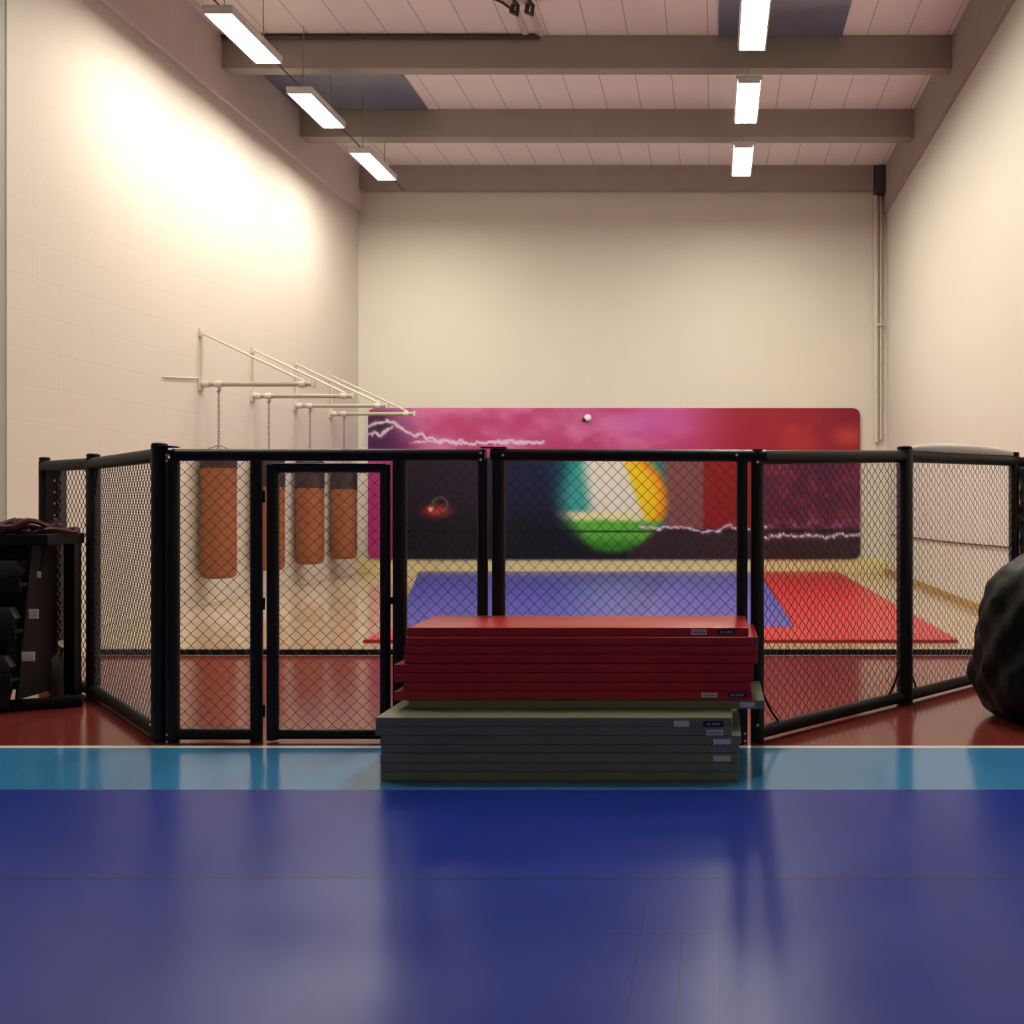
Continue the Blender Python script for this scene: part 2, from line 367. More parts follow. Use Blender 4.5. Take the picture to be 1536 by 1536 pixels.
def paint(x, y):
    n = fbm(x / 55, y / 40); n2 = fbm(x / 14 + 9, y / 12)
    # top band: magenta sky turning crimson
    c = lerp((182, 68, 118), (205, 112, 162), smooth(.35, .75, n))
    c = lerp(c, (150, 34, 52), smooth(1000, 1130, x + 60 * (n - .5)))
    c = lerp(c, (185, 60, 56), .6 * smooth(.5, .8, n) * smooth(1120, 1180, x))
    c = lerp(c, (196, 96, 170), .8 * smooth(95, 0, math.hypot(x - 985, (y - 628) * 2)))
    c = lerp(c, (120, 24, 48), .7 * smooth(1180, 1290, x))
    c = lerp(c, (205, 80, 60), .7 * smooth(40, 0, math.hypot(x - 1272, (y - 655) * 1.5)))
    c = lerp(c, (70, 34, 80), smooth(70, 0, math.hypot((x - 565) * .75, y - 660)))
    c = lerp(c, (40, 32, 40), .8 * smooth(24, 4, math.hypot((x - 568) * .7, y - 636)))
    # lower picture
    d = (36, 28, 44)
    d = lerp(d, (24, 30, 66), smooth(690, 800, x + 20 * n) * smooth(830, 700, y))
    d = lerp(d, (20, 22, 34), smooth(745, 800, y))
    d = lerp(d, (26, 92, 110), smooth(800, 870, x - .25 * (y - 700)) * smooth(810, 770, y))
    d = lerp(d, (30, 145, 140), smooth(840, 868, x - .1 * (y - 700)) * smooth(800, 770, y))
    d = lerp(d, (126, 78, 78), smooth(975, 1010, x))
    d = lerp(d, (136, 26, 28), smooth(1052, 1058, x))
    d = lerp(d, (92, 34, 62), smooth(1132, 1140, x))
    if x > 1140:
        d = lerp(d, (80, 26, 60), smooth(70, 10, math.hypot(x - 1222, (y - 735) * 1.3)))
        d = lerp(d, (120, 44, 70), smooth(.45, .8, n2))
        d = lerp(d, (150, 90, 130), .8 * smooth(770, 790, y) * smooth(.4, .7, n2))
    if x > 940: d = lerp(d, (52, 34, 40), smooth(790, 796, y + 4 * (n2 - .5)) * smooth(955, 985, x + (y - 790)))
    # rainbow ball
    ex, ey = (x - 915) / 88, (y - 750) / 80
    r = math.hypot(ex, ey)
    b = (225, 222, 205)
    b = lerp(b, (60, 160, 150), smooth(888, 862, x - .15 * (y - 700)))
    b = lerp(b, (236, 200, 30), smooth(932, 946, x - .35 * (y - 700)))
    b = lerp(b, (226, 140, 30), smooth(.72, .95, r) * smooth(945, 965, x))
    b = lerp(b, (228, 225, 170), smooth(762, 772, y) * smooth(975, 940, x))
    b = lerp(b, (92, 178, 60), smooth(776, 786, y + 6 * (n2 - .5)))
    b = lerp(b, (52, 128, 40), smooth(800, 822, y))
    d = lerp(d, b, smooth(1.06, .90 - .35 * smooth(900, 845, x), r + .08 * (n - .5)))
    # red flare with dark ring
    q = math.hypot((x - 655) / 34, (y - 766) / 16)
    d = lerp(d, (170, 48, 38), smooth(1.0, .1, q))
    q2 = abs(math.hypot(x - 660, y - 757) - 11)
    d = lerp(d, (120, 112, 116), .7 * smooth(2.2, .6, q2))
    d = lerp(d, (240, 170, 160), smooth(6, 1, math.hypot(x - 646, (y - 764))))
    d = lerp(d, (172, 48, 118), smooth(592, 586, x))
    # joint of the board's lower sheet
    c = lerp(c, d, smooth(683, 690, y))
    if x > 600: c = lerp(c, (10, 9, 12), .8 * smooth(1.6, .6, abs(y - 797)))
    w = 9; n3 = fbm(x / 4.5 + 3, y / 8)
    for P, th in ((BOLT, 1.6), (BOLT2, 1.5), (BOLT3, 1.0)):
        if y > 690 or x > 830: break
        w = min(w, min(segd(x, y + 4 * (n2 - .5) + 7 * (n3 - .5), P[i], P[i + 1]) for i in range(len(P) - 1)) / th)
    for P, th in ((RIDGE, 1.3), (RIDGE2, 1.6)):
        if y < 775 or x < 940: break
        w = min(w, min(segd(x, y + 4 * (n2 - .5) + 7 * (n3 - .5), P[i], P[i + 1]) for i in range(len(P) - 1)) / th)
    c = lerp(c, (232, 226, 232), smooth(1.7, .6, w))
    c = lerp(c, (180, 120, 170), .25 * smooth(6, 1, w))
    return c
def make_mural():
    yb = YB - .035; d0 = yb - .045
    x0, x1, y0, y1, R = 552, 1290, 612, 838, 10
    NX, NY = 380, 118
    vs, fs, cols = [], [], []
    for j in range(NY + 1):
        py = y0 + (y1 - y0) * j / NY
        e = min(py - y0, y1 - py); ins = R - math.sqrt(max(0, R * R - (R - e) ** 2)) if e < R else 0
        for i in range(NX + 1):
            px = (x0 + ins) + (x1 - x0 - 2 * ins) * i / NX
            vs.append((wx(px, d0), d0, wz(py, d0))); cols.append(paint(px, py))
    W = NX + 1
    for j in range(NY):
        for i in range(NX):
            a = j * W + i; fs.append([a, a + W, a + W + 1, a + 1])
    ring = [i for i in range(W)] + [j * W + NX for j in range(1, NY + 1)] + [NY * W + i for i in range(NX - 1, -1, -1)] + [j * W for j in range(NY - 1, 0, -1)]
    n0 = len(vs)
    for r in ring:
        v = vs[r]; vs.append((v[0], yb, v[2])); cols.append((30, 22, 30))
    k = len(ring)
    for q in range(k):
        q2 = (q + 1) % k; fs.append([ring[q], ring[q2], n0 + q2, n0 + q])
    fs.append([n0 + q for q in range(k)])
    mb = MB(); mb.add(vs, fs)
    m = bpy.data.materials.new('painted_board'); m.use_nodes = True
    nt = m.node_tree; p = nt.nodes['Principled BSDF']
    at = nt.nodes.new('ShaderNodeVertexColor'); at.layer_name = 'paint'
    nt.links.new(at.outputs['Color'], p.inputs['Base Color'])
    p.inputs['Roughness'].default_value = 0.35; p.inputs['Specular IOR Level'].default_value = 0.3
    o = obj('painted_board', mb, m, None, (wx(921, d0), d0, wz(838, d0)))
    ca = o.data.color_attributes.new('paint', 'FLOAT_COLOR', 'POINT')
    flat = []
    for c in cols: flat += [s2l(c[0]) * MURAL_K, s2l(c[1]) * MURAL_K, s2l(c[2]) * MURAL_K, 1.0]
    ca.data.foreach_set('color', flat)
    tag(o, 'long wall board painted with a magenta sky and a rainbow ball', 'painting')
MURAL_K = 1.0
make_mural()
d0 = YB - .085
ft = thing('wall_sensor', 'small white round fitting on the magenta board', 'sensor', (wx(882, d0), d0, wz(630, d0)))
obj('cover', MB().tube([(wx(882, d0), d0, wz(627, d0)), (wx(882, d0), d0 - .03, wz(627, d0)), (wx(882, d0), d0 - .07, wz(627, d0))], [0.075, 0.085, 0.05], 16), M['white'], ft)
obj('plug', MB().tube([(wx(877, d0), d0, wz(629, d0)), (wx(876, d0), d0 - .05, wz(631, d0))], [0.05, 0.04], 10), M['ink'], ft)

# ------------------------------------------------------------------ floor mats behind the cage
def slab(poly, h):
    mb = MB(); n = len(poly)
    a = sum(poly[i][0] * poly[(i + 1) % n][1] - poly[(i + 1) % n][0] * poly[i][1] for i in range(n))
    if a < 0: poly = poly[::-1]
    mb.add([(x, y, 0.0) for x, y in poly] + [(x, y, h) for x, y in poly],
           [list(range(n))[::-1], list(range(n, 2 * n))] + [[i, (i + 1) % n, n + (i + 1) % n, n + i] for i in range(n)])
    return mb
YM = 21.50
o = obj('floor_mat', slab([(-6.55, YM), (-0.972, YM), (-0.972, 12.05), (-3.95, 12.05)], .04), M['blue_mat'], None, (-3, 15, 0))
tag(o, 'wide dark blue floor mat behind the stacked mats', 'mat')
o = obj('floor_mat', slab([(-0.97, YM), (1.0, YM), (1.0, 12.05), (-0.97, 12.05)], .04), M['blue_mat_light'], None, (0, 15, 0))
tag(o, 'lighter blue floor mat strip beside the red floor mat', 'mat')
o = obj('floor_mat', slab([(1.01, YM), (2.76, YM), (2.76, 10.9), (-3.95, 10.9), (-3.95, 12.04), (1.01, 12.04)], .04), M['red_tatami'], None, (2, 13, 0))
tag(o, 'bright red floor mat along the right side behind the cage', 'mat')
o = obj('floor_rail', MB().box(-6.45, 2.75, 10.07, 10.13, 0, .055, .008), M['black'], None, (0, 10.1, 0))
tag(o, 'low black rail lying across the floor behind the cage', 'rail')

# ------------------------------------------------------------------ punch bags on swing brackets
WALLPX = (300, 378, 442, 495)
ZA = 3.41
names = ('nearest', 'second', 'third', 'farthest')
def bag_bracket(k):
    d = 7.93 * F / (VX - WALLPX[k])
    t = thing('bag_bracket', f'{names[k]} of the pale steel swing brackets on the left wall', 'bracket', (XL, d, ZA), 'wall brackets for punch bags')
    obj('wall_bar', MB().tube([(XL + .035, d, ZA - .05), (XL + .035, d, 4.22)], 0.018, 8), M['galv'], t)
    obj('wall_plate', MB().box(XL, XL + .03, d - .07, d + .07, ZA - .10, ZA + .10, .004), M['galv'], t)
    obj('wall_plate', MB().box(XL, XL + .03, d - .05, d + .05, 4.14, 4.26, .004), M['galv'], t)
    obj('arm', MB().tube([(XL + .03, d, ZA), (XL + 1.76, d, ZA)], 0.038, 12), mat(f'arm_steel', (0.42, 0.38, 0.31, 1), .4, var=.08) if k == 0 else bpy.data.materials['arm_steel'], t)
    obj('stay', MB().tube([(XL + .05, d, 4.19), (XL + 1.60, d, ZA + .05)], 0.020, 8), M['galv'], t)
    for xx in (XL + .10, XL + .29, XL + 1.58):
        obj('collar', MB().tube([(xx - .05, d, ZA), (xx + .05, d, ZA)], 0.055, 12), M['galv'], t)
    obj('end_cap', MB().box(XL + 1.73, XL + 1.78, d - .05, d + .05, ZA - .05, ZA + .06, .006), M['galv'], t)
    return d
def punch_bag(k, d):
    x = XL + .29; r = 0.255
    lab = ('brown leather punch bag hanging from the nearest wall bracket', 'brown leather punch bag hanging from the second wall bracket',
           'brown leather punch bag hanging from the third wall bracket', 'brown leather punch bag with rounded foot on the farthest wall bracket')[k]
    t = thing('punch_bag', lab, 'punching bag', (x, d, .41), 'punch bags along the left wall')
    zc = (2.12, 1.86, 1.86, 1.86)[k]
    obj('bag', MB().lathe(x, d, [(0.10, .41), (.19, .415), (.235, .44), (r, .49), (r, .9), (r - .004, 1.3), (r, zc)], 28), M['bag'], t)
    obj('collar', MB().lathe(x, d, [(r + .003, zc - .01), (r + .004, zc + .1), (r, 2.34), (.22, 2.38), (.05, 2.39)], 28), M['bagtop'], t, label='dark collar band')
    ch = MB()
    for a in range(4):
        an = a * math.pi / 2 + .6
        ch.tube([(x + .22 * math.cos(an), d + .22 * math.sin(an), 2.37), (x, d, 2.47)], .008, 5)
    z = 2.47
    i = 0
    while z < ZA - .09:
        pts = []
        for q in range(10):
            a = 2 * math.pi * q / 10
            px, pz = .016 * math.cos(a), .035 * math.sin(a)
            pts.append((x + (px if i % 2 else 0), d + (0 if i % 2 else px), z + .03 + pz))
        ch.tube(pts, .006, 5, closed=True); z += .052; i += 1
    obj('chain', ch, M['chain'], t)
    obj('hook', MB().tube([(x, d, ZA - .055), (x + .03, d, ZA - .09), (x, d, ZA - .125), (x - .025, d, ZA - .10)], .012, 6), M['chain'], t)
for k in range(4):
    punch_bag(k, bag_bracket(k))

# ------------------------------------------------------------------ chain link cage
P = 0.079
def chain_link(A, B, s0, s1, z0, z1, r=0.0030):
    """woven zigzag wires in the vertical plane A->B between distances s0..s1 and heights z0..z1 (z1 may be a pair)"""
    u = (Vector((B[0], B[1], 0)) - Vector((A[0], A[1], 0))).normalized(); nrm = Vector((-u.y, u.x, 0))
    A = Vector((A[0], A[1], 0))
    mb = MB()
    za, zb = z1 if isinstance(z1, tuple) else (z1, z1)
    n = max(2, round((s1 - s0) / (P / 2))); hp = (s1 - s0) / n
    m = max(2, round((min(za, zb) - z0) / (P / 2)))
    for i in range(n):
        pts = []
        for j in range(m + 1):
            s = s0 + (i + (i + j) % 2) * hp
            zt = za + (zb - za) * (s - s0) / (s1 - s0)
            z = z0 + (zt - z0) * j / m
            pts.append(A + u * s + nrm * (0.004 * (1 if (i + j) % 2 else -1)) + Vector((0, 0, z)))
        mb.tube(pts, r, 4, cap=False)
    return mb
def bolt(p, nrm, parent):
    p = Vector(p); nrm = Vector(nrm)
    obj('bolt', MB().tube([p, p + nrm * .012], .009, 8), M['steel'], parent, label='bright bolt head')
def post_mb(p, r, h): 
    return MB().tube([(p[0], p[1], 0.0), (p[0], p[1], h - .012), (p[0], p[1], h)], [r, r, r * .85], 16)
def cap_mb(p, r, h): return MB().tube([(p[0], p[1], h), (p[0], p[1], h + .018), (p[0], p[1], h + .026)], [r * 1.05, r * 1.05, r * .8], 16)

def along(A, B, s, z=0.0):
    u = (Vector((B[0], B[1], 0)) - Vector((A[0], A[1], 0))).normalized()
    return Vector((A[0], A[1], z)) + u * s
def simple_panel(label, A, B, hA, hB, capA=True, rp=.042, posts='AB', z0=.055, rr=.045, inset=.0, group='wire cage panels', rail=True, mesh=None, caps=True, rpB=None):
    t = thing('cage_panel', label, 'cage panel', (A[0], A[1], 0), group)
    L = (Vector(B) - Vector(A)).length
    zr = .058
    obj('top_rail', MB().tube([along(A, B, 0, hA - rr), along(A, B, L, hB - rr)], rr + .003, 14), M['vinyl'], t)
    obj('bottom_rail', MB().tube([along(A, B, 0, zr), along(A, B, L, zr)], rr, 14), M['vinyl'], t)
    rB = rpB or rp
    if 'A' in posts:
        obj('post', post_mb(A, rp, hA + .01), M['vinyl'], t)
        if capA: obj('cap', cap_mb(A, rp * .9, hA + .01), M['black'], t)
    if 'B' in posts:
        obj('post', post_mb(B, rB, hB + .01), M['vinyl'], t)
        if caps: obj('cap', cap_mb(B, rB * .9, hB + .01), M['black'], t)
    m0, m1 = mesh if mesh else (rp * .7, L - rB * .7)
    obj('wire_mesh', chain_link(A, B, m0, m1, zr + rr * .6, (hA - 2 * rr + .015, hB - 2 * rr + .015)), M['wire'], t)
    return t, L

DF = 6.44                                       # depth of the cage front
def fx(px): return wx(px, DF)
def fz(py): return wz(py, DF)
# --- left panel between the corner posts, and the wing beyond it
P1 = (fx(237), DF + .02); P2 = (wx(140, 7.92), 7.92); P3 = (wx(67, 8.55), 8.55)
tl, L = simple_panel('cage panel slanting away on the left, between two padded posts', P2, P1, 1.955, 1.955, rp=.052)
for s, sg in ((.06, 1), (L - .06, -1)):
    a = along(P2, P1, s, 1.60 if sg < 0 else 1.66); b = along(P2, P1, s + sg * .11, 1.88)
    obj('corner_strap', MB().tube([a, (a + b) / 2 + Vector((0, 0, .03)), b], .008, 6), M['black'], tl)
bolt(along(P2, P1, L - .065, 1.87) + Vector((0, -.05, 0)), (-.5, -.8, 0), tl)
bolt(along(P2, P1, L - .10, .10) + Vector((0, -.05, 0)), (-.5, -.8, 0), tl)
tw, L = simple_panel('narrow cage wing behind the dumbbell rack at the far left', P3, P2, 1.955, 1.955, rp=.045, posts='A', mesh=(.30, 1.0))
obj('perforated_upright', MB().box(wx(76, 8.5), wx(98, 8.5), 8.44, 8.52, .0, 1.90, .004), mat('dark_purple_steel', (0.018, 0.010, 0.014, 1), .4, var=.2), tw, label='wide dark upright with a column of holes')
for i in range(7):
    p = Vector((wx(83, 8.44), 8.436, 1.78 - i * .1))
    obj('bolt', MB().tube([p, p + Vector((0, -.006, 0))], .010, 8), M['steel'], tw)  # bright steel discs stand in for light showing through the upright's holes
s_ = along(P3, P2, L - .07, 1.66); e_ = along(P3, P2, L - .2, 1.90)
obj('corner_strap', MB().tube([s_, (s_ + e_) / 2 + Vector((.02, 0, .02)), e_], .008, 6), M['black'], tw)

# --- front panel with the gate
A = (fx(259), DF); B = (fx(724), DF)
pa = thing('cage_panel', 'front cage panel with the narrow mesh and the gate, left of the stacked mats', 'cage panel', (A[0], DF, 0), 'wire cage panels')
topr, RR = fz(674), .040
obj('top_rail', MB().tube([(A[0], DF, fz(682.5)), (B[0] + .02, DF, fz(682.5))], RR, 16), M['vinyl'], pa)
for px, w in ((259, 20), (385, 18), (600, 21), (724, 16)):
    obj('post', MB().tube([(fx(px), DF, 0), (fx(px), DF, fz(688))], w / 2 / (F / DF), 16), M['vinyl'], pa)
obj('bottom_rail', MB().tube([(fx(259), DF, fz(1101)), (fx(385), DF, fz(1101))], .038, 14), M['vinyl'], pa)
obj('bottom_rail', MB().tube([(fx(600), DF, fz(1101)), (fx(724), DF, fz(1101))], .038, 14), M['vinyl'], pa)
obj('wire_mesh', chain_link(A, B, fx(268) - A[0], fx(378) - A[0], fz(1094), fz(690)), M['wire'], pa)
obj('wire_mesh', chain_link(A, B, fx(609) - A[0], fx(717) - A[0], fz(1094), fz(690)), M['wire'], pa)
obj('cap', MB().box(fx(232), fx(262), DF - .05, DF + .06, fz(671.5), fz(669), .003), M['black'], pa, label='flat cap plate over the corner posts')
obj('cap', cap_mb(A, .042, fz(681)), M['black'], pa)
for py in (683, 692, 1099, 1110):
    bolt((fx(257), DF - .043, fz(py)), (0, -1, 0), pa)
for py in (680, 690):
    bolt((fx(724), DF - .042, fz(py)), (0, -1, 0), pa)
# the gate: frame, mesh and hinges
gt = MB()
gx0, gx1 = fx(409.5), fx(578)
gt.tube([(gx0, DF, fz(1109)), (gx0, DF, fz(697))], .040, 14)
gt.tube([(gx1, DF, fz(1109)), (gx1, DF, fz(697))], .035, 14)
gt.tube([(gx0, DF, fz(702)), (gx1, DF, fz(702))], .032, 14)
gt.tube([(gx0, DF, fz(1101)), (gx1, DF, fz(1101))], .034, 14)
gate = obj('gate', gt, M['vinyl'], pa, loc=(gx0, DF, 0))
obj('wire_mesh', chain_link((gx0, DF), (gx1, DF), .03, gx1 - gx0 - .028, fz(1095), fz(707)), M['wire'], gate)
for py in (745, 905, 1065):
    obj('hinge', MB().tube([(fx(397.5), DF - .02, fz(py) - .04), (fx(397.5), DF - .02, fz(py) + .04)], .010, 8), M['black'], gate)
obj('latch', MB().box(fx(583), fx(592), DF - .05, DF - .03, fz(905), fz(895), .003), M['black'], gate)
# --- front panel behind the stacked mats
A2 = (fx(748), DF); B2 = (fx(1113), DF)
pb = thing('cage_panel', 'front cage panel of wide mesh standing right behind the stacked mats', 'cage panel', (A2[0], DF, 0), 'wire cage panels')
obj('top_rail', MB().tube([(A2[0] - .05, DF, fz(682)), (fx(1150), DF, fz(684))], .041, 16), M['vinyl'], pb)
for px, w in ((748, 20), (1113, 17)):
    obj('post', MB().tube([(fx(px), DF, 0), (fx(px), DF, fz(688))], w / 2 / (F / DF), 16), M['vinyl'], pb)
obj('bottom_rail', MB().tube([(A2[0], DF, fz(1101)), (B2[0], DF, fz(1101))], .038, 14), M['vinyl'], pb)
obj('wire_mesh', chain_link(A2, B2, fx(757) - A2[0], fx(1106) - A2[0], fz(1094), fz(690)), M['wire'], pb)
for py in (1098, 1109): bolt((fx(1117), DF - .038, fz(py)), (0, -1, 0), pb)
for px in (757, 1105): bolt((fx(px), DF - .04, fz(683)), (0, -1, 0), pb)
obj('cap', MB().box(fx(722), fx(760), DF - .03, DF + .03, fz(672.5), fz(670.5), .003), M['black'], pb)
# --- right panels
C0 = (fx(1136), DF + .01); C1 = (wx(1357, 7.66), 7.66); C2 = (wx(1521, 8.93), 8.93)
pc, L = simple_panel('cage panel slanting away on the right with a thick end post', C0, C1, fz(676), wz(676, 7.66), capA=False, rp=.046, rpB=.064)
for s, sg in ((.06, 1), (L - .06, -1)):
    a = along(C0, C1, s, .30); b = along(C0, C1, s + sg * .17, .08)
    obj('corner_strap', MB().tube([a, (a + b) / 2 + Vector((0, 0, -.02)), b], .009, 6), M['black'], pc)
bolt((C0[0], C0[1] - .046, .12), (0, -1, 0), pc); bolt((C0[0], C0[1] - .046, 1.86), (0, -1, 0), pc)
pd, L = simple_panel('cage panel at the far right under a grey foam cover', C1, C2, wz(676, 7.66), wz(684, 8.93), rp=.045, posts='B', rpB=.05)
a = along(C1, C2, .05, .30); b = along(C1, C2, .17, .09)
obj('corner_strap', MB().tube([a, b], .008, 6), M['black'], pd)
# grey cover lying along the last rail
u = (Vector(C2) - Vector(C1)).normalized(); gv = MB(); pts, rs = [], []
for i in range(17):
    s = .06 + (L - .06) * i / 16
    hz = wz(676, 7.66) + (wz(684, 8.93) - wz(676, 7.66)) * s / L
    q = math.sin(math.pi * i / 16) ** .6
    pts.append(along(C1, C2, s, hz + .012 + .022 * q)); rs.append(.016 + .030 * q)
gv.tube(pts, rs, 14)
o = obj('foam_cover', gv, M['grey_foam'], None, (C1[0], C1[1], 2.0))
tag(o, 'light grey foam cover lying along the far right top rail', 'cover')
# the netting hanging beyond the last post
E1 = (C2[0] + .75, C2[1] - .03)
pe, L = simple_panel('dark cage wing with black netting beyond the far right post', C2, E1, wz(686, 8.93), wz(686, 8.93), rp=.03, posts='B')
nb = MB(); NXn, NZn = 14, 40
vs, fs = [], []
for j in range(NZn + 1):
    for i in range(NXn + 1):
        x = C2[0] + .03 + .66 * i / NXn; z = .9 + 1.02 * j / NZn
        y = C2[1] - .07 + .02 * math.sin(i * 1.9 + j * .35) + .012 * math.sin(j * 1.1 + i)
        vs.append((x, y, z))
for j in range(NZn):
    for i in range(NXn):
        a = j * (NXn + 1) + i; fs.append([a, a + 1, a + NXn + 2, a + NXn + 1])
nb.add(vs, fs, True)
ob = obj('netting', nb, M['net'], None, (C2[0] + .4, C2[1] - .07, .9))
md = ob.modifiers.new('thick', 'SOLIDIFY'); md.thickness = .008
tag(ob, 'black bunched netting hanging on the far right post of the cage', 'net')

# ------------------------------------------------------------------ stacked mats in front of the cage
TH = .0530
def label_tag(parent, d, x0, x1, y0, y1, kind):
    X0, X1, Z0, Z1 = wx(x0, d), wx(x1, d), wz(y1, d), wz(y0, d)
    t = obj('label_tag', MB().box(X0, X1, d - .0025, d + .004, Z0, Z1), M[{'p': 'tag', 'b': 'tagblue', 'd': 'tagdark', 'n': 'tag'}[kind]], parent,
            loc=((X0 + X1) / 2, d, (Z0 + Z1) / 2), label={'p': 'pale printed label', 'b': 'faded blue label', 'd': 'dark brand label', 'n': 'pale blank label'}[kind])
    pr = MB(); w = X1 - X0; h = Z1 - Z0
    if kind == 'p':
        for i in range(5):
            xa = X0 + w * (.10 + .165 * i)
            pr.box(xa, xa + w * .03, d - .004, d - .002, Z0 + h * .25, Z1 - h * .2)
            pr.box(xa + w * .06, xa + w * .115, d - .004, d - .002, Z0 + h * .25, Z1 - h * .45)
        obj('print', pr, M['ink'], t)
    if kind == 'd':
        for i, (a, b) in enumerate(((.16, .20), (.22, .29), (.31, .37), (.44, .50), (.52, .58), (.60, .68), (.70, .74), (.77, .84))):
            pr.box(X0 + w * a, X0 + w * b, d - .004, d - .002, Z0 + h * (.3 if i % 3 else .25), Z1 - h * (.28 if i % 2 else .4))
        obj('print', pr, M['print'], t)
def gym_mat(z0, px0, px1, d, depth, m, label, group, tags=()):
    X0, X1 = wx(px0, d), wx(px1, d)
    t = thing('gym_mat', label, 'mat', ((X0 + X1) / 2, d + depth / 2, z0), group)
    obj('mat_body', MB().box(X0, X1, d, d + depth, z0 + .0005, z0 + TH - .0005, .007, 3), m, t)
    for tg in tags: label_tag(t, d, *tg)
G = 'grey green mats of the stack'; RG = 'red mats of the stack'
z = 0.0
greens = [
    (571, 1108, 5.52, .74, 'lowest grey green mat of the stack, lying on the light blue floor', ()),
    (571, 1109, 5.52, .74, 'grey green mat without labels, second from the floor', ()),
    (570, 1109, 5.515, .74, 'third grey green mat from the floor with one pale label', ((1070, 1096, 1134, 1142, 'n'),)),
    (571, 1109, 5.525, .74, 'fourth grey green mat from the floor with a faded blue label', ((1065, 1089, 1120.5, 1128.5, 'b'),)),
    (570, 1112, 5.515, .74, 'fifth grey green mat from the floor with its label at the right end', ((1070, 1096, 1108.5, 1116.5, 'n'),)),
    (563, 1098, 5.505, .74, 'sixth grey green mat from the floor with a ribbed pale label', ((1060, 1085, 1094.5, 1103, 'p'),)),
    (563, 1099, 5.50, .74, 'seventh grey green mat from the floor with one pale and one dark label', ((1011, 1034, 1081, 1090, 'n'), (1055, 1085, 1081.5, 1090, 'd'))),
    (612, 1147, 5.72, .62, 'top grey green mat set back beneath the red mats', ((1110, 1132, 1053, 1060.5, 'n'),)),
]
for px0, px1, d, dep, lab, tg in greens:
    gym_mat(z, px0, px1, d, dep, M['green_mat'], lab, G, tg); z += TH
reds = [
    (591, 1128, 5.71, .64, 'lowest red mat of the stack, resting on the grey green mats', ((1052, 1076, 1025.5, 1032.5, 'p'), (1092, 1120, 1025, 1032, 'd'))),
    (605, 1127, 5.715, .64, 'second red mat from below, shorter at its left end', ()),
    (591, 1130, 5.715, .64, 'third red mat from below, sticking out at its left end', ()),
    (591, 1131, 5.72, .64, 'fourth red mat from below, sticking out under the shorter mats', ()),
    (606, 1137, 5.73, .64, 'fifth red mat from below in the stack', ()),
    (607, 1137, 5.735, .64, 'sixth red mat from below in the stack', ()),
    (609, 1137, 5.735, .64, 'seventh red mat from below, showing past the top mat at right', ()),
    (610, 1123, 5.76, .61, 'topmost red mat of the stack with one pale and one dark label', ((1037, 1060, 944, 952, 'p'), (1076, 1103, 944, 951.5, 'd'))),
]
for i, (px0, px1, d, dep, lab, tg) in enumerate(reds):
    # labels of the lowest mat sit in its own front face
    if i == 0: tg = ((1052, 1076, 1039, 1046, 'p'), (1092, 1120, 1038.5, 1046, 'd'))
    gym_mat(z, px0, px1, d, dep, M['red_mat'], lab, RG, tg); z += TH

# ------------------------------------------------------------------ dumbbell rack at the far left
RX1, RX0 = -5.16, -6.35
rk = thing('dumbbell_rack', 'black three tier dumbbell rack at the left edge with small pale plates', 'rack', (RX1, 7.5, 0))
for xx in (RX1, RX0):
    obj('upright', MB().box(xx - .045, xx + .045, 7.74, 7.83, 0.03, 1.335, .008), M['black'], rk)
    ft_ = MB().tube([(xx + .0, 7.52, .03), (xx + .0, 7.86, .03)], .03, 8)
    obj('foot', ft_, M['black'], rk)
    obj('slant_leg', MB().tube([(xx - .13, 7.62, 1.33), (xx - .20, 7.27, .06)], .060, 4), M['black'], rk)
SH = ((.98, 7.50), (.63, 7.45), (.27, 7.40))
for zz, yy in SH:
    s = MB(); s.box(RX0, RX1 - .10, yy - .16, yy + .18, zz - .03, zz, .006)
    s.box(RX0, RX1 - .10, yy - .17, yy - .15, zz - .07, zz + .03, .004)
    obj('shelf', s, M['black'], rk)
    obj('back_plate', MB().box(RX0, RX1 - .10, yy + .16, yy + .19, zz - .03, zz + .33, .004), M['black'], rk)
obj('top_tray', MB().box(RX0, RX1 + .05, 7.42, 7.86, 1.26, 1.345, .01), M['black'], rk)
ep = MB(); xa, xb = RX1 - .115, RX1 - .095
ep.add([(x, y, z) for x in (xa, xb) for y, z in ((7.72, 1.27), (7.66, .10), (7.30, .10), (7.46, 1.27))],
       [[0, 1, 2, 3], [7, 6, 5, 4], [0, 4, 5, 1], [1, 5, 6, 2], [2, 6, 7, 3], [3, 7, 4, 0]])
obj('end_panel', ep, M['black'], rk)
obj('back_sheet', MB().box(RX0, RX1 - .12, 7.70, 7.715, .10, 1.26), M['black'], rk)
obj('base_tube', MB().tube([(-5.80, 7.16, .044), (-4.93, 7.56, .044)], .044, 12), M['black'], rk)
for (px, py), (w, h) in (((58, 862), (5, 9)), ((50, 921), (14, 14)), ((42, 985), (19, 14))):
    d = {862: 7.31, 921: 7.23, 985: 7.15}[py]
    obj('price_plate', MB().box(wx(px - w / 2, d), wx(px + w / 2, d), d, d + .006, wz(py + h / 2, d), wz(py - h / 2, d), .001), M['plate'], rk, label='small pale plate')
